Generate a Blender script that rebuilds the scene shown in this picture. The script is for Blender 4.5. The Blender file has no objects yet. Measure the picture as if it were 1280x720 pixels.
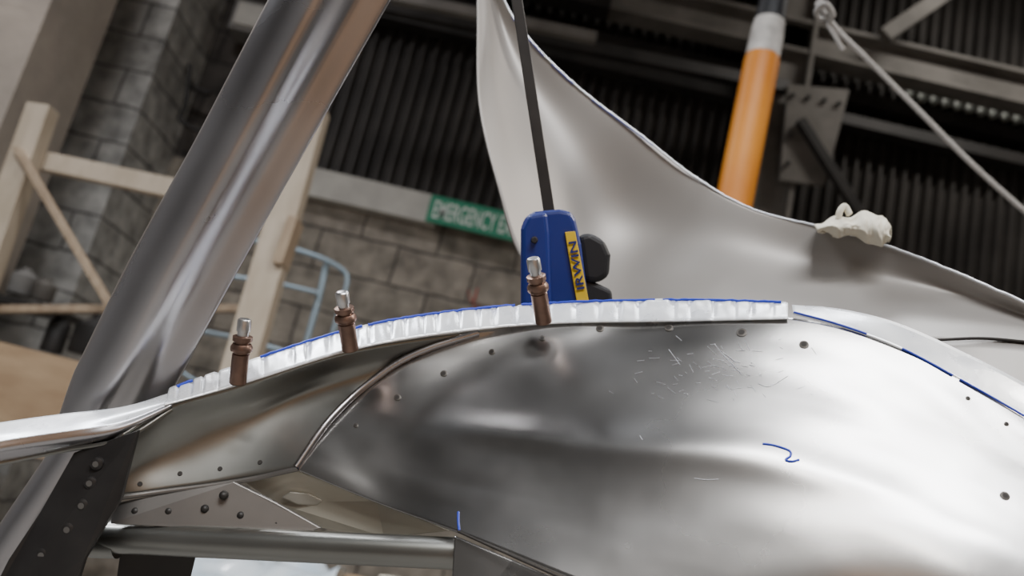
import bpy, math, random, bmesh
from mathutils import Vector, Matrix, noise
from mathutils.bvhtree import BVHTree
random.seed(3)
F=1050.0; PITCH=math.radians(14); ROLL=math.radians(13)
CAM=Vector((0,0,1.45))
fwd=Vector((0,math.cos(PITCH),math.sin(PITCH)))
r0=Vector((1,0,0)); u0=Vector((0,-math.sin(PITCH),math.cos(PITCH)))
RT=math.cos(ROLL)*r0+math.sin(ROLL)*u0
UP=-math.sin(ROLL)*r0+math.cos(ROLL)*u0
def ray(px,py): return fwd+RT*((px-640)/F)-UP*((py-360)/F)
S=0.7
def P(px,py,d): return CAM+ray(px,py)*(d*S)
def W(px,py,Y):
    r=ray(px,py); return CAM+r*(Y/r.y)
scene=bpy.context.scene
col=scene.collection
# ---------- camera
cd=bpy.data.cameras.new('camera'); cam=bpy.data.objects.new('camera',cd); col.objects.link(cam)
m=Matrix((RT,UP,-fwd)).transposed().to_4x4(); m.translation=CAM; cam.matrix_world=m
cd.sensor_width=36; cd.lens=36*F/1280; cd.clip_start=0.02
cd.dof.use_dof=True; cd.dof.focus_distance=0.60; cd.dof.aperture_fstop=6
scene.camera=cam
# ---------- helpers
def empty(name):
    e=bpy.data.objects.new(name,None); col.objects.link(e); e.empty_display_size=.1; return e
def mobj(name,v,f,mat,parent=None,smooth=False,thick=0,bevel=0,off=-1):
    me=bpy.data.meshes.new(name); me.from_pydata([tuple(x) for x in v],[],f); me.update()
    o=bpy.data.objects.new(name,me); col.objects.link(o)
    if mat: me.materials.append(mat)
    if smooth:
        for p in me.polygons: p.use_smooth=True
    if thick:
        md=o.modifiers.new('s','SOLIDIFY'); md.thickness=thick; md.offset=off
    if bevel:
        md=o.modifiers.new('b','BEVEL'); md.width=bevel; md.segments=3; md.limit_method='ANGLE'
    if parent: o.parent=parent
    return o
def box(name,a,b,mat,parent=None,bevel=0):
    x0,y0,z0=a;x1,y1,z1=b
    v=[(x0,y0,z0),(x1,y0,z0),(x1,y1,z0),(x0,y1,z0),(x0,y0,z1),(x1,y0,z1),(x1,y1,z1),(x0,y1,z1)]
    f=[(0,3,2,1),(4,5,6,7),(0,1,5,4),(1,2,6,5),(2,3,7,6),(3,0,4,7)]
    return mobj(name,v,f,mat,parent,bevel=bevel)
def prism(name,pts,vec,mat,parent=None,bevel=0):
    n=len(pts); v=[Vector(p) for p in pts]+[Vector(p)+vec for p in pts]
    f=[tuple(range(n)),tuple(range(2*n-1,n-1,-1))]+[(i,i+n,(i+1)%n+n,(i+1)%n) for i in range(n)]
    o=mobj(name,v,f,mat,parent,bevel=bevel)
    bm=bmesh.new(); bm.from_mesh(o.data); bmesh.ops.recalc_face_normals(bm,faces=bm.faces); bm.to_mesh(o.data); bm.free()
    return o
def slab(name,px,Y,th,mat,parent=None,bevel=0):
    return prism(name,[W(x,y,Y) for x,y in px],Vector((0,th,0)),mat,parent,bevel)
def bar(name,p,q,w,h,mat,parent=None,bevel=0,side=None):
    p=Vector(p);q=Vector(q);d=(q-p).normalized()
    s=side or (Vector((0,1,0)) if abs(d.y)<.9 else Vector((0,0,1)))
    a=d.cross(s).normalized(); b=a.cross(d).normalized()
    pts=[p+a*w/2+b*h/2,p-a*w/2+b*h/2,p-a*w/2-b*h/2,p+a*w/2-b*h/2]
    return prism(name,pts,q-p,mat,parent,bevel)
def cr(pts,t):
    n=len(pts)-1; x=min(max(t,0),1)*n; i=min(int(x),n-1); u=x-i
    p1=pts[i];p2=pts[i+1]
    p0=pts[i-1] if i>0 else p1*2-p2
    p3=pts[i+2] if i+2<=n else p2*2-p1
    return .5*((2*p1)+(p2-p0)*u+(2*p0-5*p1+4*p2-p3)*u*u+(3*p1-p0-3*p2+p3)*u**3)
def gridsurf(name,net,nu,nv,mat,parent=None,thick=0.001,fn=None,off=-1):
    rows=[[P(*c) for c in r] for r in net]
    V=[]
    for j in range(nv+1):
        for i in range(nu+1):
            c=[cr(r,i/nu) for r in rows]
            p=cr(c,j/nv) if len(c)>2 else c[0].lerp(c[1],j/nv)
            if fn: p=p+fn(i/nu,j/nv)
            V.append(p)
    Fc=[(j*(nu+1)+i,(j+1)*(nu+1)+i,(j+1)*(nu+1)+i+1,j*(nu+1)+i+1) for j in range(nv) for i in range(nu)]
    o=mobj(name,V,Fc,mat,parent,True,thick,off=off)
    return o,V,Fc
def curve(name,pts,r,mat,parent=None,smooth=True,res=6,cyc=False,radii=None):
    cu=bpy.data.curves.new(name,'CURVE'); cu.dimensions='3D'; cu.bevel_depth=r; cu.bevel_resolution=res; cu.use_fill_caps=True
    if smooth and len(pts)>2:
        n=len(pts)*8; q=[cr(pts,i/n) for i in range(n+1)]
    else: q=pts
    s=cu.splines.new('POLY'); s.points.add(len(q)-1)
    for i,p in enumerate(q): s.points[i].co=(*p,1)
    s.use_cyclic_u=cyc
    s.use_smooth=True
    o=bpy.data.objects.new(name,cu); col.objects.link(o); cu.materials.append(mat)
    if parent:o.parent=parent
    return o
def frame(d):
    d=d.normalized(); a=d.cross(Vector((0,1,.1))).normalized(); return a,a.cross(d).normalized()
def lathe(name,p,q,prof,mat,parent=None,n=24,smooth=True):
    d=q-p; a,b=frame(d); V=[];Fc=[]
    for r,t in prof:
        for k in range(n):
            th=2*math.pi*k/n; V.append(p+d*t+a*r*math.cos(th)+b*r*math.sin(th))
    m_=len(prof)
    for j in range(m_-1):
        for k in range(n): Fc.append((j*n+k,j*n+(k+1)%n,(j+1)*n+(k+1)%n,(j+1)*n+k))
    Fc.append(tuple(range(n-1,-1,-1))); Fc.append(tuple((m_-1)*n+k for k in range(n)))
    o=mobj(name,V,Fc,mat,parent,smooth)
    md=o.modifiers.new('e','EDGE_SPLIT'); md.split_angle=math.radians(40)
    return o
# ---------- materials
def mat(name,c,rough=.6,metal=0,c2=None,scale=5,bump=0,bscale=None,detail=6,stretch=(1,1,1),rvar=0,coat=0,lo=.35,hi=.65,bdist=.01):
    m=bpy.data.materials.new(name); m.use_nodes=True; nt=m.node_tree; b=nt.nodes['Principled BSDF']
    b.inputs['Base Color'].default_value=(*c,1); b.inputs['Roughness'].default_value=rough; b.inputs['Metallic'].default_value=metal
    if coat: b.inputs['Coat Weight'].default_value=coat
    tc=nt.nodes.new('ShaderNodeTexCoord'); mp=nt.nodes.new('ShaderNodeMapping'); mp.inputs['Scale'].default_value=stretch
    nt.links.new(tc.outputs['Object'],mp.inputs[0])
    nz=nt.nodes.new('ShaderNodeTexNoise'); nz.inputs['Scale'].default_value=scale; nz.inputs['Detail'].default_value=detail
    nt.links.new(mp.outputs[0],nz.inputs['Vector'])
    if c2:
        rp=nt.nodes.new('ShaderNodeValToRGB'); rp.color_ramp.elements[0].position=lo; rp.color_ramp.elements[1].position=hi
        rp.color_ramp.elements[0].color=(*c,1); rp.color_ramp.elements[1].color=(*c2,1)
        nt.links.new(nz.outputs['Fac'],rp.inputs[0]); nt.links.new(rp.outputs[0],b.inputs['Base Color'])
    if rvar:
        mr=nt.nodes.new('ShaderNodeMapRange'); mr.inputs[3].default_value=rough-rvar; mr.inputs[4].default_value=rough+rvar
        mr.inputs[1].default_value=.3; mr.inputs[2].default_value=.7
        nt.links.new(nz.outputs['Fac'],mr.inputs[0]); nt.links.new(mr.outputs[0],b.inputs['Roughness'])
    if bump:
        n2=nt.nodes.new('ShaderNodeTexNoise'); n2.inputs['Scale'].default_value=bscale or scale; n2.inputs['Detail'].default_value=4
        nt.links.new(mp.outputs[0],n2.inputs['Vector'])
        bp=nt.nodes.new('ShaderNodeBump'); bp.inputs['Strength'].default_value=bump; bp.inputs['Distance'].default_value=bdist
        nt.links.new(n2.outputs['Fac'],bp.inputs['Height']); nt.links.new(bp.outputs[0],b.inputs['Normal'])
    return m
def blockmat(name,c1,c2,mortar,bw=.45,bh=.225,axis='xz',off=.5):
    m=bpy.data.materials.new(name); m.use_nodes=True; nt=m.node_tree; b=nt.nodes['Principled BSDF']; b.inputs['Roughness'].default_value=.9
    tc=nt.nodes.new('ShaderNodeTexCoord'); sp=nt.nodes.new('ShaderNodeSeparateXYZ'); cb=nt.nodes.new('ShaderNodeCombineXYZ')
    nt.links.new(tc.outputs['Object'],sp.inputs[0]); nt.links.new(sp.outputs[0 if axis[0]=='x' else 1],cb.inputs[0]); nt.links.new(sp.outputs[2],cb.inputs[1])
    nd=nt.nodes.new('ShaderNodeTexNoise'); nd.inputs['Scale'].default_value=6; nt.links.new(tc.outputs['Object'],nd.inputs['Vector'])
    mx=nt.nodes.new('ShaderNodeVectorMath'); mx.operation='MULTIPLY_ADD'; mx.inputs[1].default_value=(.03,.03,0)
    nt.links.new(nd.outputs['Color'],mx.inputs[0]); nt.links.new(cb.outputs[0],mx.inputs[2])
    br=nt.nodes.new('ShaderNodeTexBrick'); br.inputs['Scale'].default_value=1; br.inputs['Brick Width'].default_value=bw; br.inputs['Row Height'].default_value=bh
    br.inputs['Mortar Size'].default_value=.009; br.inputs['Mortar Smooth'].default_value=.3
    br.inputs['Color1'].default_value=(*c1,1); br.inputs['Color2'].default_value=(*c2,1); br.inputs['Mortar'].default_value=(*mortar,1)
    nt.links.new(mx.outputs[0],br.inputs['Vector'])
    nz=nt.nodes.new('ShaderNodeTexNoise'); nz.inputs['Scale'].default_value=9; nz.inputs['Detail'].default_value=8; nt.links.new(tc.outputs['Object'],nz.inputs['Vector'])
    mr=nt.nodes.new('ShaderNodeMapRange'); mr.inputs[1].default_value=.3; mr.inputs[2].default_value=.7; mr.inputs[3].default_value=.5; mr.inputs[4].default_value=1.2
    nt.links.new(nz.outputs['Fac'],mr.inputs[0])
    mul=nt.nodes.new('ShaderNodeMix'); mul.data_type='RGBA'; mul.blend_type='MULTIPLY'; mul.inputs[0].default_value=1
    nt.links.new(br.outputs['Color'],mul.inputs[6]); nt.links.new(mr.outputs[0],mul.inputs[7]); nt.links.new(mul.outputs[2],b.inputs['Base Color'])
    bp=nt.nodes.new('ShaderNodeBump'); bp.inputs['Strength'].default_value=.8; bp.inputs['Distance'].default_value=.02
    sb=nt.nodes.new('ShaderNodeMath'); sb.operation='SUBTRACT'; nt.links.new(nz.outputs['Fac'],sb.inputs[0]); nt.links.new(br.outputs['Fac'],sb.inputs[1])
    nt.links.new(sb.outputs[0],bp.inputs['Height']); nt.links.new(bp.outputs[0],b.inputs['Normal'])
    return m
M_block=blockmat('block_back',(.36,.315,.26),(.28,.25,.205),(.12,.105,.09),bw=.5,bh=.26)
M_blockL=blockmat('block_left',(.52,.51,.48),(.42,.41,.38),(.2,.19,.18))
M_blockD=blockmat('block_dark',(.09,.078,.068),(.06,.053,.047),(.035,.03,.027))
M_blockB=blockmat('block_rear',(.34,.33,.32),(.30,.29,.28),(.22,.21,.20))
M_side=blockmat('block_side',(.34,.33,.32),(.30,.29,.28),(.22,.21,.20),axis='yz')
M_corr=mat('corrugated_cladding',(.042,.038,.035),.55,.3,(.075,.068,.062),3)
M_corrL=mat('corrugated_light_gap',(.6,.62,.58),.6,0,(.7,.71,.68),3)  # opaque pale colour stands in for light coming through the gap
M_plaster=mat('plaster',(.42,.36,.30),.9,0,(.33,.285,.24),4,.3,20)
M_conc=mat('concrete',(.22,.21,.2),.85,0,(.3,.29,.27),3,.3,30)
M_ceil=mat('ceiling_sheet',(.07,.068,.065),.8,0,(.10,.097,.095),3)
M_steel=mat('painted_steel',(.14,.128,.112),.6,.1,(.23,.212,.19),4,.1,30)
M_steelD=mat('dark_steel',(.05,.045,.042),.5,.3,(.03,.028,.026),6)
M_brk=mat('bracket_metal',(.20,.19,.18),.4,.8,(.28,.265,.25),10)
M_lint=mat('painted_lintel',(.58,.56,.50),.7,0,(.44,.42,.38),5)
M_alu=mat('aluminium_panel',(.385,.375,.365),.25,1,(.475,.465,.455),5,.10,45,rvar=.06,bdist=.0007)
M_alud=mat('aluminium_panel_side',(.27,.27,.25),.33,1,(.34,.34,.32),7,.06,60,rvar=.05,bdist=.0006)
M_alut=mat('aluminium_tube',(.52,.51,.53),.28,1,(.60,.59,.61),9,.05,80,stretch=(1,1,1),rvar=.04,bdist=.0005)
M_flange=mat('hammered_glare_white',(.92,.95,1),.30,.35,(.97,.99,1),40,.25,150,rvar=.08,bdist=.0006)  # near-white base stands in for lamp glare on the hammered edges
M_sheet=mat('aluminium_sheet_film',(.325,.305,.285),.46,.35,(.38,.36,.34),4,.04,30,rvar=.06,bdist=.001)
M_edge=mat('rim_glint_scratch',(.85,.87,.92),.3,.6)  # bright colour for the painted rim highlight and for real scratches
M_blue=mat('blue_marker',(.02,.05,.55),.4)
M_black=mat('black_steel',(.022,.02,.02),.38,.3,(.04,.037,.035),20)
M_blk=mat('black_rubber',(.012,.012,.014),.55)
M_hole=mat('hole_dark',(.03,.026,.023),.8)
M_holes=mat('hole_soft',(.10,.09,.08),.5,.6)
M_clamp=mat('clamp_blue',(.006,.016,.14),.42,0,(.008,.022,.175),8,coat=.1)
M_yel=mat('label_yellow',(.75,.50,.03),.4)
M_copper=mat('copper_plated',(.34,.22,.17),.38,.9,(.22,.14,.11),60,.1,120,bdist=.0005)
M_zinc=mat('zinc_plated',(.66,.66,.66),.3,.95,(.78,.78,.78),60)
M_wood=mat('pine',(.46,.375,.275),.6,0,(.56,.47,.36),6,.1,20,stretch=(3,3,1))
M_woodd=mat('old_pine',(.33,.24,.16),.7,0,(.44,.335,.23),8,stretch=(3,3,1))
M_ply=mat('plywood',(.32,.21,.12),.65,0,(.43,.30,.18),5,stretch=(1,1,4))
M_orange=mat('orange_plastic_sleeve',(.58,.19,.012),.5,0,(.68,.25,.02),5)
M_white=mat('white_plaster',(.36,.335,.31),.7,0,(.62,.59,.55),14)
M_green=mat('sign_green',(.015,.235,.125),.4)
M_signw=mat('sign_white',(.7,.76,.7),.5)
M_rail=mat('galvanised_rail',(.33,.42,.48),.45,.4)
M_rope=mat('rope_nylon',(.55,.53,.51),.8,0,(.42,.405,.39),200)
M_rag=mat('cream_cloth',(.74,.70,.58),.9,0,(.64,.60,.49),30,.2,60)
M_gus=mat('gusset_beige_reflection',(.60,.57,.48),.5,.6,(.52,.49,.41),12)  # beige base holds a reflection painted into the metal colour
M_gusd=mat('gusset_recess',(.5,.48,.42),.5,.7)
M_red=mat('red_paint',(.45,.08,.06),.7)
M_plastic=mat('plastic_film',(.55,.66,.74),.25,0,(.8,.85,.88),8,.4,12,coat=.5)
M_teal=mat('teal_tub',(.05,.25,.28),.4)
M_card=mat('reflect_brown',(.46,.28,.16),.8,0,(.56,.36,.22),3)  # brown of the added boxes that the metal reflects
# ---------- room
YB=5.2
zt=W(450,248,YB).z
X0,X1,YR,ZC=-5.5,6.5,-3.2,6.2
xsplit=W(385,100,YB).x
mobj('floor',[(X0,YR,0),(X1,YR,0),(X1,YB+.3,0),(X0,YB+.3,0)],[(0,1,2,3)],M_conc,thick=.1)
mobj('ceiling',[(X0,YR,ZC),(X1,YR,ZC),(X1,YB+.3,ZC),(X0,YB+.3,ZC)],[(0,3,2,1)],M_ceil,thick=.1)
box('wall_back',(X0,YB,0),(X1,YB+.2,zt),M_block)
box('wall_left',(X0-.2,YR,0),(X0,YB+.3,ZC),M_side)
box('wall_right',(X1,YR,0),(X1+.2,YB+.3,ZC),M_side)
box('wall_front',(X0,YR-.2,0),(X1,YR,ZC),M_blockB)
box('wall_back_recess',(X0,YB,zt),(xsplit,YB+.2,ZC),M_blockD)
def corr(name,xa,xb,za,zb,Y,mt,par=None,pitch=.085,amp=.022):
    n=int((xb-xa)/pitch*8); V=[]
    for i in range(n+1):
        x=xa+(xb-xa)*i/n; s=math.sin(2*math.pi*x/pitch); s=max(-.7,min(.7,s))/.7
        V+= [(x,Y+amp*s,za),(x,Y+amp*s,zb)]
    return mobj(name,V,[(2*i,2*i+2,2*i+3,2*i+1) for i in range(n)],mt,par,thick=.004,off=0)
corr('wall_back_cladding',xsplit,X1,zt,ZC,YB+.06,M_corr)
xp=W(185,110,4.6).x
box('wall_pier_block',(X0,4.6,0),(xp,YB,ZC),M_blockL)
xq=W(40,60,3.6).x
box('pillar_plastered',(X0,3.6,0),(xq,4.1,ZC),M_plaster)
box('wall_lintel',(W(372,215,YB-.12).x-.25,YB-.1,W(450,255,YB-.1).z-.02),(W(548,255,YB-.12).x,YB,W(450,222,YB-.1).z),M_lint,bevel=.006)
box('trim_cladding_rail',(xsplit,YB-.07,zt-.02),(X1,YB+.03,zt+.10),M_steelD)
# sign
sg=empty('emergency_exit_sign')
c=W(537,255,YB-.13); sx=c.x
zc=(W(545,262,YB-.13).z)
box('sign_board',(sx,YB-.14,zc-.09),(sx+.72,YB-.12,zc+.09),M_green,sg,.003)
tx=bpy.data.curves.new('sign_text','FONT'); tx.body='EMERGENCY EXIT'; tx.size=.165; tx.extrude=.001; tx.offset=.0015
to=bpy.data.objects.new('sign_text',tx); col.objects.link(to); to.location=(sx+.03,YB-.143,zc-.058); to.rotation_euler=(math.pi/2,0,0); to.scale=(.43,1,1)
tx.materials.append(M_signw); to.parent=sg
curve('painted_wall_mark',[W(x,y,YB-.004) for x,y in [(585,362),(590,378),(597,360),(592,385),(600,380)]],.003,M_red)
# ---------- roof steelwork
st=empty('steel_roof_frame')
def ibeam(name,p,q,h,w,parent,mt=M_steel,side=Vector((0,1,0)),t=.02):
    p=Vector(p);q=Vector(q);d=(q-p).normalized(); a=d.cross(side).normalized()
    for nm,o_,ww,hh in ((name+'_web',Vector(),h,t),(name+'_flange_a',a*h/2,t,w),(name+'_flange_b',-a*h/2,t,w)):
        bar(nm,p+o_,q+o_,ww,hh,mt,parent,.002,side=side)
yb=YB-.25
zbm=(W(1130,82,yb)).z
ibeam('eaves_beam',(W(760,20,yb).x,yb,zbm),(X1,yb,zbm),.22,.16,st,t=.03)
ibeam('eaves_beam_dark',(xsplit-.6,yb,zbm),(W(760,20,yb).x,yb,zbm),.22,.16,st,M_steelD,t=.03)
xc=W(972,165,yb).x
ibeam('column',(xc,yb,0),(xc,yb,ZC),.24,.18,st,t=.03)
prism('gusset_plate',[W(x,y,yb-.12) for x,y in [(985,105),(1062,112),(1050,160),(1030,232),(975,225)]],Vector((0,.03,0)),M_steel,st,.003)
bar('knee_brace',W(1000,150,yb-.16),W(1075,268,yb-.16),.06,.05,M_steelD,st,.004)
bar('knee_brace_upper',W(1105,45,yb-.2),W(1215,-30,yb-.2),.10,.06,M_steel,st,.004)
for k,(x,y) in enumerate([(990,120),(1010,122),(1030,126),(1048,130),(988,170),(984,205),(1010,160)]):
    p=W(x,y,yb-.125); lathe('bolt_%d'%k,p,p+Vector((0,-.025,0)),[(.016,0),(.016,.8),(.012,1)],M_steelD,st,6,False)
for k,(x,y) in enumerate([(1180,152),(700,72)]):
    z=W(x,y,YB-.05).z
    box('sheeting_rail_%d'%k,(xsplit,YB-.12,z-.04),(X1,YB,z+.04),M_steelD,st,.004)
z=W(1210,128,YB).z
corr('rooflight_strip_a',W(1135,110,YB).x,X1-.05,z-.06,z+.05,YB+.02,M_corrL,st)
z=W(820,62,YB).z
corr('rooflight_strip_b',W(745,50,YB).x,W(890,70,YB).x,z-.05,z+.04,YB+.02,M_corrL,st)
bar('purlin',W(490,-4,4.2),W(745,48,4.2),.06,.05,M_steel,st,.004)
bar('purlin_low',W(430,-2,4.4),W(985,110,4.9),.08,.06,M_steelD,st,.004)
curve('wall_pipe',[W(*p) for p in [(262,-10,5.05),(240,40,5.05),(215,85,5.05),(222,100,5.05),(262,118,5.05)]],.02,M_steelD)
curve('wall_conduit',[W(*p) for p in [(238,80,4.95),(232,130,4.95),(226,150,4.95),(250,165,4.95)]],.015,M_steelD)
bx=empty('wall_junction_box'); p=W(312,22,5.0); box('box_body',(p.x-.12,5.0,p.z-.10),(p.x+.12,5.2,p.z+.12),M_conc,bx,.01); box('box_lid',(p.x-.09,4.98,p.z-.07),(p.x+.09,5.01,p.z+.09),M_lint,bx,.006)
# ---------- timber rack left
wf=empty('timber_rack')
slab('post_left',[(33,127),(62,131),(-20,365),(-52,360)],3.3,.09,M_wood,wf,.004)
slab('rail_top',[(42,186),(300,240),(296,264),(38,208)],3.4,.05,M_wood,wf,.003)
slab('brace',[(14,184),(23,182),(140,380),(132,384)],3.26,.04,M_woodd,wf,.003)
slab('rail_low',[(-20,381),(320,380),(320,389),(-20,390)],3.45,.04,M_woodd,wf,.003)
slab('post_main',[(374,128),(408,134),(312,480),(262,770),(225,770),(272,470)],3.0,.09,M_wood,wf,.004)
slab('post_main_side',[(360,268),(372,271),(352,330),(340,327)],2.97,.12,M_woodd,wf,.002)
prism('plywood_sheet',[W(-30,420,2.9),W(100,452,2.9),W(70,560,2.9),W(-60,540,2.9)],Vector((0,.018,0)),M_ply,wf)
bar('post_foot_a',W(-35,362,3.35),Vector((W(-35,362,3.35).x,3.35,0)),.09,.09,M_wood,wf,.003)
bar('post_foot_b',W(244,768,3.05),Vector((W(244,768,3.05).x,3.05,0)),.09,.09,M_wood,wf,.003)
cl=empty('workshop_shelf_clutter')
for k,(x,y,w,h,mt) in enumerate([(30,352,.06,.13,M_conc),(56,362,.05,.11,M_steel),(72,415,.05,.2,M_steelD),(120,420,.1,.2,M_steelD),(170,430,.12,.25,M_woodd)]):
    p=W(x,y,4.0); lathe('canister_%d'%k,p-Vector((0,0,h/2)),p+Vector((0,0,h/2)),[(w*.95,0),(w,.05),(w,.7),(w*.5,.85),(w*.4,.88),(w*.4,1)],mt,cl)
zsh=W(60,470,4.0).z
box('shelf_board',(X0+.1,3.8,zsh-.35),(W(215,400,4.0).x,4.3,zsh-.31),M_woodd,cl)
zs2=W(45,362,4.0).z-.075
box('shelf_board_upper',(X0+.1,3.85,zs2-.03),(W(100,360,4.0).x,4.2,zs2),M_steelD,cl)
# ---------- cage rails
cg=empty('tubular_trolley_rail')
def rr(n,pts,r=.011,Y=3.6): return curve(n,[W(x,y,Y) for x,y in pts],r,M_rail,cg)
rr('hoop',[(300,298),(345,306),(395,320),(425,335),(434,350),(425,385),(410,440),(395,520)],.011)
rr('upright',[(408,330),(398,375),(382,432),(360,520)],.014,3.65)
rr('mid_rail',[(278,344),(340,353),(398,366)],.009)
rr('low_rail',[(240,412),(300,424),(352,438)],.010)
rr('low_rail_b',[(215,455),(235,470),(262,485),(300,500)],.008)
rr('leg',[(250,410),(235,445),(215,480),(180,560)],.009,3.62)
# ---------- orange post
op=empty('orange_sleeved_post')
Yp=2.7; a=W(919,245,Yp); b=W(953,72,Yp); ax=(b-a)
r=.063
lathe('orange_sleeve',a-ax*2.5,b,[(r*.98,0),(r,.02),(r,.99),(r*.95,1)],M_orange,op,32)
lathe('white_section',b,b+ax*.27,[(r*.96,0),(r*.95,.6),(r*.88,1)],M_white,op,32)
lathe('black_cap',b+ax*.27,b+ax*.75,[(r*.86,0),(r*.8,.5),(r*.65,1)],M_blk,op,32)
lathe('post_base',Vector(((a-ax*2.5).x,Yp,0)),a-ax*2.5,[(.12,0),(.12,.02),(.05,.03),(.05,1)],M_blk,op,24)
# ---------- rope
ro=empty('twisted_rope')
def rope(n,pts,r,turns,par):
    N=len(pts)*60; C=[cr(pts,i/N) for i in range(N+1)]
    for s in range(3):
        q=[]
        for i,cp in enumerate(C):
            d=(C[min(i+1,N)]-C[max(i-1,0)]); a,b=frame(d); th=2*math.pi*(s/3+turns*i/N)
            q.append(cp+a*math.cos(th)*r*.55+b*math.sin(th)*r*.55)
        curve('%s_strand_%d'%(n,s),q,r*.55,M_rope,par,False,3)
def Pr(x,y,d=1.7): return CAM+ray(x,y)*d
rope('hanging',[Pr(1018,-40),Pr(1026,5),Pr(1045,35),Pr(1085,75),Pr(1150,140),Pr(1215,205),Pr(1290,272),Pr(1400,365)],.0050,40,ro)
rope('knot',[Pr(1020,5),Pr(1034,10,1.68),Pr(1037,20,1.70),Pr(1026,24,1.72),Pr(1020,14,1.70),Pr(1032,4,1.67),Pr(1042,18,1.68),Pr(1036,30,1.70),Pr(1044,45),Pr(1054,62)],.0042,14,ro)
# ---------- CAR BODY
car=empty('car_body_shell')
net=[
 [(600,414,.925),(680,404,.925),(800,401,.91),(985,397,.865),(1130,438,.82),(1280,520,.775),(1450,640,.72)],
 [(500,452,.915),(600,462,.899),(745,458,.878),(960,465,.829),(1130,515,.780),(1290,598,.737),(1450,720,.69)],
 [(445,492,.90),(560,522,.868),(720,535,.838),(930,548,.785),(1120,600,.740),(1300,680,.70),(1450,800,.66)],
 [(400,540,.87),(520,582,.842),(660,610,.805),(840,640,.76),(1060,690,.705),(1300,780,.66),(1450,880,.625)],
 [(370,585,.85),(480,632,.82),(585,672,.78),(710,724,.735),(900,800,.685),(1150,880,.63),(1450,960,.58)]]
def ripple(u,v):
    w=math.exp(-((v-.50-.05*math.sin(3*u))/.06)**2)*.0035*min(1,max(0,(u-.12)*6))*max(0,min(1,1-(u-.44)*3.5))
    n=noise.noise(Vector((u*3.5,v*2.5,1)))*.006+noise.noise(Vector((u*12,v*9,5)))*.0005
    return -fwd*(w+n)
wing,WV,WF=gridsurf('wing_panel',net,160,100,M_alu,car,.0015,ripple)
bvh=BVHTree.FromPolygons(WV,WF)
side=[
 [(150,546,.80),(215,508,.83),(300,482,.86),(440,439,.89),(600,414,.925)],
 [(148,570,.815),(205,540,.84),(285,520,.87),(390,478,.895),(500,452,.915)],
 [(142,595,.82),(198,575,.845),(270,556,.865),(355,515,.89),(445,492,.90)],
 [(136,622,.82),(200,613,.835),(262,605,.845),(318,596,.85),(370,585,.85)]]
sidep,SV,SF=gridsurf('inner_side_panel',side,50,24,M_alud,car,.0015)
bvs=BVHTree.FromPolygons(SV,SF)
def hit(px,py,off=.0008,b=None):
    d=ray(px,py).normalized()
    h=(b or bvh).ray_cast(CAM,d)
    if h[0] is None: return None,None
    n=h[1]; n=n if n.dot(d)<0 else -n
    return h[0]+n*off,n
curve('fold_highlight_bead',[P(*c) for c in [(598,416,.922),(540,434,.915),(500,452,.91),(468,474,.904),(445,492,.896),(420,516,.88),(400,540,.866),(370,584,.846)]],.0026,M_alut,car)  # bead added in brighter aluminium as the highlight along the crease
curve('side_lip',[P(*c) for c in [(136,624,.815),(200,615,.83),(262,607,.84),(318,598,.845),(372,586,.845)]],.0018,M_brk,car)
# flange (shrunk, scalloped)
lo=[(205,506,.822),(300,480,.855),(440,437,.885),(560,416,.909),(690,404,.919),(850,401,.892),(985,398,.859)]
hi=[(210,487,.86),(300,455,.89),(440,411,.92),(560,390,.944),(690,379,.957),(850,375,.93),(985,378,.892)]
NS=33
bd=[0]+[ (k+random.uniform(-.28,.28))/NS for k in range(1,NS)]+[1]
amp=[random.uniform(.4,1.5) for _ in range(NS+2)]
tl=[random.uniform(-1,1) for _ in range(NS+2)]
def sc(u,v):
    k=0
    while k<NS-1 and u>bd[k+1]: k+=1
    t=(u-bd[k])/(bd[k+1]-bd[k]); t=min(max(t,0),1)
    a=.0016*amp[k]
    tuck=min(1,min(t,1-t)*5)
    crk=noise.noise(Vector((u*70,v*2,4)))*.0012
    return -fwd*(a*tuck*(1-v*v)+tl[k]*.0020*(t-.5)*(1-v*v)+crk*(1-v*v))+UP*((.0012*(tuck-.5)*amp[k]+.0006*tl[k])*(1-v))
mid=[tuple((a+b)/2 for a,b in zip(p,q)) for p,q in zip(lo,hi)]
gridsurf('shrunk_flange',[hi,mid,lo],NS*16,8,M_flange,car,.0010,sc)
H=[P(x,y-.5,d-.004) for x,y,d in hi]
for i,(a,b) in enumerate([(.02,.06),(.20,.35),(.36,.61),(.62,.80),(.81,.99)]):
    K_=int((b-a)*200)
    curve('marker_line_%d'%i,[cr(H,a+(b-a)*k/K_)+UP*.0006*noise.noise(Vector((a*50+k*.5,0,0))) for k in range(K_+1)],.0010,M_blue,car,False)
gridsurf('sill_rail',[[(-120,548,.76),(0,528,.80),(80,517,.82),(155,508,.835),(215,490,.85)],
                      [(-120,562,.740),(0,541,.778),(80,530,.80),(150,517,.815),(212,500,.832)],
                      [(-120,575,.732),(0,552,.767),(80,540,.787),(152,528,.806),(215,504,.828)]],50,16,M_flange,car,.0015)
gridsurf('sill_roll',[[(-120,574,.732),(0,551,.767),(80,539,.787),(152,527,.806),(215,503,.828)],
                      [(-120,590,.732),(0,565,.767),(80,552,.787),(150,538,.802),(215,508,.826)],
                      [(-120,606,.75),(0,580,.785),(80,565,.80),(150,549,.812),(215,513,.835)]],50,16,M_alut,car,.0015)
curve('sill_dark_edge',[P(*c) for c in [(-120,604,.745),(0,579,.783),(80,563,.797),(155,548,.805),(215,512,.83)]],.0016,M_alud,car)
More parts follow.
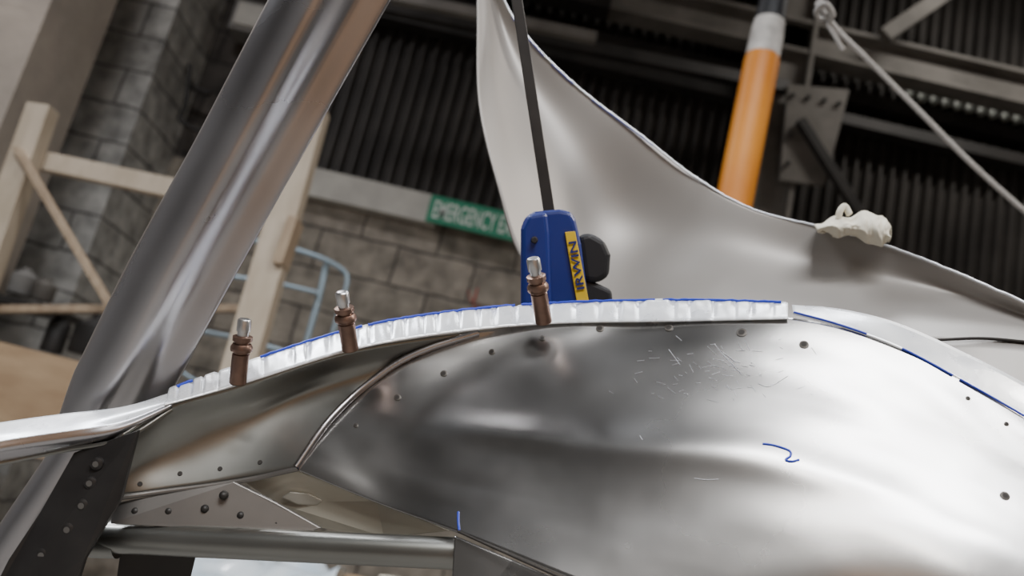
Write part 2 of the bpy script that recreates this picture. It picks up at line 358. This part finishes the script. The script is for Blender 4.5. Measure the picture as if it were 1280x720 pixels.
# right hand strip
lw=[(992,391,.866),(1050,407,.85),(1120,433,.828),(1200,475,.803),(1300,533,.772),(1450,631,.725)]
up=[(990,381,.895),(1050,386,.885),(1120,403,.866),(1200,438,.843),(1300,490,.812),(1450,585,.765)]
md_=[((a[0]+b[0])/2,(a[1]+b[1])/2,(a[2]+b[2])/2-.002) for a,b in zip(up,lw)]
gridsurf('turned_edge_strip',[up,md_,lw],60,8,M_flange,car,.0012)
LW=[P(x,y-1,d-.004) for x,y,d in lw]
for i,(a,b) in enumerate([(.0,.30),(.42,.58),(.60,1)]):
    curve('marker_line_right_%d'%i,[cr(LW,a+(b-a)*k/16) for k in range(17)],.0008,M_blue,car,False)
def fgpoly(name,pts,th,mt,parent=car,bevel=.0008):
    return prism(name,[P(*p) for p in pts],fwd*th,mt,parent,bevel)
fgpoly('gusset_plate_light',[(300,600,.865),(372,588,.855),(470,626,.84),(562,664,.80),(480,672,.83),(400,660,.85),(345,630,.86)],.003,M_gus)
pp=[(352,622),(362,615),(385,617),(404,626),(396,632),(372,631)]
fgpoly('gusset_recess',[(x,y,.853-.00005*(x-350)) for x,y in pp],.004,M_gusd)
fgpoly('rivet_bracket',[(140,630,.82),(292,602,.84),(345,628,.838),(402,660,.835),(380,669,.83),(138,655,.81)],.003,M_brk)
for k,(x,y) in enumerate([(168,640),(210,640),(255,637),(300,645),(345,655),(278,620)]):
    p=P(x,y,.818+.00008*(x-140)-.002); lathe('rivet_%d'%k,p+fwd*.004,p-fwd*.0012,[(.0030,0),(.0030,.5),(.0022,.85),(.001,1)],M_steelD,car,12)
lathe('lower_tube',P(60,668,.83),P(572,692,.80),[(.0105,0),(.0105,1)],M_alud,car,32)
lathe('lower_tube_collar',P(118,672,.83),P(150,673,.83),[(.0135,0),(.0135,1)],M_alud,car,32)
fgpoly('rear_flat_bracket',[(150,690,.85),(245,690,.86),(228,760,.86),(140,760,.85)],.003,M_black)
blade=[(92,566,.80),(172,538,.80),(150,625,.79),(105,700,.77),(80,780,.76),(-40,800,.75),(10,700,.77),(50,640,.785)]
fgpoly('blade_strut',blade,.005,M_black)
for k,(x,y) in enumerate([(120,580),(112,604),(102,632),(84,662),(52,694)]):
    d=.80-(y-540)*.00017
    p=P(x,y,d-.003); lathe('blade_dimple_%d'%k,p+fwd*.004,p-fwd*.0008,[(.0042,0),(.0042,.8),(.003,.95),(.0022,1)],M_black,car,16)
    lathe('blade_hole_%d'%k,p-fwd*.0008,p-fwd*.001,[(.0020,0),(.0020,1)],M_brk,car,16)
fgpoly('lower_quarter_panel',[(568,670,.786),(640,700,.766),(715,732,.742),(800,800,.71),(560,800,.74)],.002,M_alu)
curve('seam',[P(572,664,.781),P(640,695,.757),P(712,727,.732),P(760,748,.715)],.0008,M_hole,car)
box('chassis_stand',(-.34,.48,0),(-.28,.54,1.18),M_steelD,car,.004)
for k,(x,y,rr_) in enumerate([(497,497,4.5),(555,467,4.5),(615,440,4),(678,423,4),(750,411,5),(836,410,5.5),(927,416,6.5),(1005,431,6),(1256,620,6),(1210,498,3),(1258,530,3),(445,532,3)]):
    p,n=hit(x,y)
    if p is None: continue
    r_=rr_*(p-CAM).dot(fwd)/F
    lathe('rivet_hole_%d'%k,p-n*.0008,p-n*.0001,[(r_,0),(r_*.98,.8),(r_*.85,1)],M_holes,car,16)
    lathe('rivet_hole_core_%d'%k,p-n*.0008,p+n*.00005,[(r_*.6,0),(r_*.6,1)],M_hole,car,16)
for k,(x,y) in enumerate([(175,605),(225,592),(275,586),(325,578)]):
    p,n=hit(x,y,b=bvs)
    if p: lathe('side_hole_%d'%k,p-n*.0008,p-n*.0002,[(.0018,0),(.0016,1)],M_hole,car,10)
def onsurf(n,pts,r,mt):
    q=[hit(x,y,.0002)[0] for x,y in pts]; q=[p for p in q if p]
    if len(q)>1: curve(n,q,r,mt,car)
onsurf('marker_squiggle',[(953,555),(963,556),(975,559),(987,564),(988,570),(982,575),(990,577),(999,575)],.0008,M_blue)
onsurf('marker_tick',[(573,640),(573,652),(574,663)],.0008,M_blue)
for k,pts in enumerate([[(893,430),(905,445),(928,469)],[(836,437),(850,456)],[(845,420),(852,426)],[(903,440),(918,452)],[(868,598),(884,600),(898,599)],[(800,545),(803,550)],[(948,480),(962,483),(985,470)]]):
    onsurf('scratch_%d'%k,pts,.00025,M_edge)
for k in range(70):
    x=random.gauss(900,60);y=random.uniform(425,500);a=random.uniform(-.4,1.2);l=random.uniform(2,16)
    onsurf('fine_scratch_%d'%k,[(x,y),(x+l*math.cos(a)/2,y+l*math.sin(a)/2),(x+l*math.cos(a),y+l*math.sin(a))],.00013,M_edge)
def pillar():
    path=[(118,545,.90),(150,488,.90),(220,352,.895),(300,207,.89),(370,78,.885),(440,-50,.88),(500,-160,.875)]
    wl=[46,56,58,58,60,62,62]
    C=[P(*p) for p in path]; V=[];Fc=[];N=90;K=60
    for i in range(N+1):
        t=i/N; c=cr(C,t); d=(cr(C,min(1,t+.01))-cr(C,max(0,t-.01))).normalized()
        a=d.cross(fwd).normalized(); a=a if a.dot(RT)>0 else -a
        b=a.cross(d).normalized(); b=b if b.dot(fwd)<0 else -b
        x=t*(len(wl)-1); k=min(int(x),len(wl)-2); hw=(wl[k]*(1-x+k)+wl[k+1]*(x-k))*.95*S/F
        for j in range(K):
            th=2*math.pi*j/K; cx=math.cos(th); sy=math.sin(th)
            w=hw*cx
            h=hw*.75*sy
            s=1/(1+math.exp((cx-.30)*14))
            h=h*(s+(1-s)*.22)
            V.append(c+a*w+b*h)
    for i in range(N):
        for j in range(K): Fc.append((i*K+j,i*K+(j+1)%K,(i+1)*K+(j+1)%K,(i+1)*K+j))
    mobj('windscreen_pillar',V,Fc,M_alut,car,True)
pillar()
lathe('pillar_lower_tube',P(135,512,.90),P(-60,800,.88),[(.018,0),(.018,1)],M_alut,car,32)
# ---------- clecos
def cleco(px0,py0,px1,py1,d0,d1):
    e=empty('cleco_fastener'); p=P(px0,py0,d0); q=P(px1,py1,d1); k=d0*S/F
    lathe('body',p,p.lerp(q,.62),[(9*k,0),(10.5*k,.03),(10.5*k,.74),(9*k,.76),(9*k,.79),(12.5*k,.81),(13.5*k,.84),(13.5*k,.92),(11*k,1)],M_copper,e)
    lathe('collar',p.lerp(q,.62),p.lerp(q,.74),[(9*k,0),(9*k,.3),(12*k,.35),(12*k,.9),(9*k,1)],M_copper,e)
    lathe('plunger',p.lerp(q,.74),q,[(7*k,0),(7*k,.25),(8.5*k,.27),(8.5*k,.88),(7*k,.97),(4*k,1)],M_zinc,e)
cleco(297,480,306,398,.84,.83)
cleco(438,438,427,364,.872,.85)
cleco(680,404,666,322,.895,.87)
# ---------- body panel sheet
sh=empty('curved_aluminium_sheet')
A=[(596,-80,1.28),(596,20,1.24),(598,130,1.20),(622,235,1.17),(655,330,1.15),(740,420,1.12),(880,425,1.08),(1020,428,1.04),(1180,425,.98),(1420,445,.90)]
T=[(602,-80,1.33),(634,8,1.32),(672,60,1.31),(730,115,1.30),(800,168,1.28),(870,222,1.26),(945,263,1.22),(1060,292,1.16),(1180,334,1.08),(1420,440,.96)]
def mixp(p,q,t,dd): return (p[0]*(1-t)+q[0]*t,p[1]*(1-t)+q[1]*t,p[2]*(1-t)+q[2]*t+dd)
rows=[A]+[[mixp(p,q,t,dd) for p,q in zip(A,T)] for t,dd in ((.33,.03),(.66,.04))]+[T]
def shade_dent(u,v): return fwd*(.024*math.exp(-((u-.50)/.08)**2-((v-.45)/.35)**2)-.012*math.exp(-((u-.66)/.09)**2-((v-.5)/.35)**2))  # hollow shaped to darken the sheet like shadow around the clamp grip
gridsurf('sheet_skin',rows,120,40,M_sheet,sh,.0015,shade_dent)
TT=[P(x,y,d-.004) for x,y,d in T]
N=160
curve('rim_highlight',[cr(TT,i/N)+UP*.0010*noise.noise(Vector((i*.7,0,0))) for i in range(N+1)],.0011,M_edge,sh,False)  # highlight on the sheet rim, drawn as a bright line
for k,(a,b) in enumerate([(.13,.24),(.26,.31),(.35,.47)]):
    curve('marker_trace_%d'%k,[cr(TT,a+(b-a)*j/20)-UP*.0014-fwd*.0006 for j in range(21)],.0005,M_blue,sh,False)
gridsurf('lower_lip_panel',[[(985,400,1.0),(1090,420,.97),(1172,426,.95),(1230,424,.935),(1300,430,.915),(1450,455,.88)],[(1000,425,.96),(1090,450,.93),(1180,475,.91),(1240,500,.89),(1300,530,.87),(1450,600,.83)]],40,6,M_sheet,sh,.0015)
curve('lip_dark_edge',[P(1172,425,.948),P(1230,423,.933),P(1300,429,.913)],.0012,M_hole,sh)
# ---------- rag draped over the sheet edge
def ragf(u,v): return UP*.0035*noise.noise(Vector((u*6,v*3,9)))-fwd*(.006*noise.noise(Vector((u*7,v*4,3)))+.004*abs(noise.noise(Vector((u*14,v*6,1)))))
gridsurf('cloth_rag',[
 [(1024,288,1.20),(1040,284,1.20),(1062,284,1.19),(1082,288,1.18),(1100,296,1.17),(1112,302,1.16)],
 [(1018,281,1.155),(1040,272,1.15),(1060,271,1.145),(1080,266,1.14),(1100,268,1.135),(1114,284,1.13)],
 [(1020,286,1.12),(1040,282,1.11),(1060,283,1.105),(1080,282,1.10),(1098,286,1.095),(1112,293,1.09)],
 [(1026,292,1.125),(1045,296,1.12),(1062,295,1.115),(1084,303,1.11),(1100,309,1.105),(1110,302,1.10)]],60,36,M_rag,sh,.0018,ragf)
curve('rag_twisted_corner',[P(1048,274,1.13),P(1050,264,1.13),P(1056,258,1.135),P(1062,268,1.13)],.003,M_rag,sh)
# ---------- clamp
cp=empty('bar_clamp')
bar('steel_bar',P(640,-40,1.05),P(688,275,1.02),.0095,.005,M_black,cp,.0006,side=fwd)
def cpoly(n,pts,d,th,mt,bv): return prism(n,[P(x,y,d) for x,y in pts],fwd*th,mt,cp,bv)
cpoly('body',[(652,282),(657,270),(668,264),(700,261),(714,264),(720,275),(727,305),(737,385),(652,385)],1.0,.030,M_clamp,.004)
cpoly('body_left_shell',[(651,286),(660,268),(684,264),(687,290),(690,385),(651,385)],.985,.014,M_clamp,.004)
cpoly('yellow_label',[(706,290),(719,289),(736,376),(721,378)],.9965,.003,M_yel,.0006)
tc_=bpy.data.curves.new('label_text','FONT'); tc_.body='IRWIN'; tc_.size=.0125; tc_.extrude=.0002; tc_.offset=.00015
tt=bpy.data.objects.new('label_text',tc_); col.objects.link(tt); tc_.materials.append(M_clamp); tt.parent=cp
dx=(P(711,295,.9955)-P(724,368,.9955)).normalized(); nz=-fwd; dy=nz.cross(dx).normalized()
mm=Matrix((dx,dy,nz)).transposed().to_4x4(); mm.translation=P(731,362,.995); tt.matrix_world=mm@Matrix.Diagonal((1.15,.75,1,1))
cpoly('trigger_grip',[(722,294),(738,290),(756,300),(764,318),(762,345),(748,354),(730,352)],1.03,.022,M_blk,.005)
cpoly('jaw_block',[(700,345),(738,350),(765,362),(768,392),(700,392)],1.035,.02,M_blk,.004)
lathe('screw',P(668,300,.985),P(668,300,.978),[(.003,0),(.002,1)],M_steelD,cp)
# ---------- bench with plastic bottom left
wb=empty('workbench')
p=W(400,716,2.6); zb=p.z-.10
box('bench_top',(W(235,715,2.6).x,2.3,zb-.04),(W(600,715,2.6).x+.3,3.0,zb),M_woodd,wb,.004)
for k,(x,y) in enumerate([(0,0),(1,0),(0,1),(1,1)]):
    xx=W(235,715,2.6).x+.05+x*.8; yy=2.35+y*.55; box('leg_%d'%k,(xx,yy,0),(xx+.06,yy+.06,zb-.04),M_woodd,wb)
V=[];n=40
xa=W(238,715,2.6).x; xb=W(425,715,2.6).x
for j in range(n+1):
    for i in range(n+1):
        x=xa+(xb-xa)*i/n; y=2.35+.5*j/n
        V.append((x,y,zb+.01+.10*abs(noise.noise(Vector((x*6,y*6,2))))+.09*math.sin(math.pi*j/n)))
mobj('plastic_film',V,[(j*(n+1)+i,j*(n+1)+i+1,(j+1)*(n+1)+i+1,(j+1)*(n+1)+i) for j in range(n) for i in range(n)],M_plastic,wb,True,.001)
for k,(x,mt,h) in enumerate([(455,M_ply,.11),(500,M_rag,.13),(545,M_teal,.10)]):
    p=W(x,716,2.55); lathe('tub_%d'%k,Vector((p.x,2.6,zb)),Vector((p.x,2.6,zb+h)),[(.045,0),(.05,.05),(.056,.92),(.06,.94),(.06,1)],mt,wb)
# unseen rack of brown boxes, added for warm reflections in the metal
sr=empty('reflect_rack')
for k in range(4):
    z0=.15+k*.85
    box('reflect_shelf_%d'%k,(-.5,-3.1,z0-.05),(4.5,-2.5,z0),M_woodd,sr,.005)
    for j in range(6):
        x=-.4+j*.8; h=.4+.35*random.random(); box('reflect_carton_%d_%d'%(k,j),(x,-3.0,z0),(x+.7,-2.55,z0+h),M_card,sr,.005)
for x in (-.5,2,4.5): box('reflect_upright',(x-.03,-3.12,0),(x+.03,-2.48,3.4),M_steelD,sr,.003)
# ---------- lamps: unseen overhead fittings, some added only to brighten parts of the scene
def lamp(x,y,z,lx,ly,power,colr):
    e=empty('unseen_fluorescent_light')
    box('housing',(x-lx/2-.03,y-ly/2-.03,z+.012),(x+lx/2+.03,y+ly/2+.03,z+.08),M_lint,e,.005)
    for sx_ in (-.4,.4): box('hanger',(x+sx_*lx-.005,y-.005,z+.08),(x+sx_*lx+.005,y+.005,ZC),M_steelD,e)
    l=bpy.data.lights.new('lamp','AREA'); l.shape='RECTANGLE'; l.size=lx; l.size_y=ly; l.energy=power; l.color=colr
    o=bpy.data.objects.new('lamp',l); col.objects.link(o); o.location=(x,y,z); o.parent=e
lamp(.3,-.7,3.3,1.5,.2,60,(.97,.98,1))
lamp(-1.9,.9,3.6,1.5,.25,80,(.90,.94,1))
lamp(2.2,.6,3.5,1.5,.25,50,(1,.93,.85))  # warm tint put in to warm the wing's lower right reflection
lamp(0,-2.2,4.2,2.0,.25,55,(1,.97,.93))  # added so the metal reflects a lit room behind the camera
lamp(.4,1.5,3.9,1.2,.2,30,(.93,.96,1))  # extra light added to whiten the flange
lamp(-2.6,3.0,5.0,1.2,.25,65,(.98,.97,1))  # added to raise the brightness of the background, left
lamp(3.0,3.6,5.9,1.5,.25,40,(1,.96,.9))  # added to lift the background on the right
w=bpy.data.worlds.new('world'); scene.world=w; w.use_nodes=True; w.node_tree.nodes['Background'].inputs[0].default_value=(.5,.55,.6,1); w.node_tree.nodes['Background'].inputs[1].default_value=.05
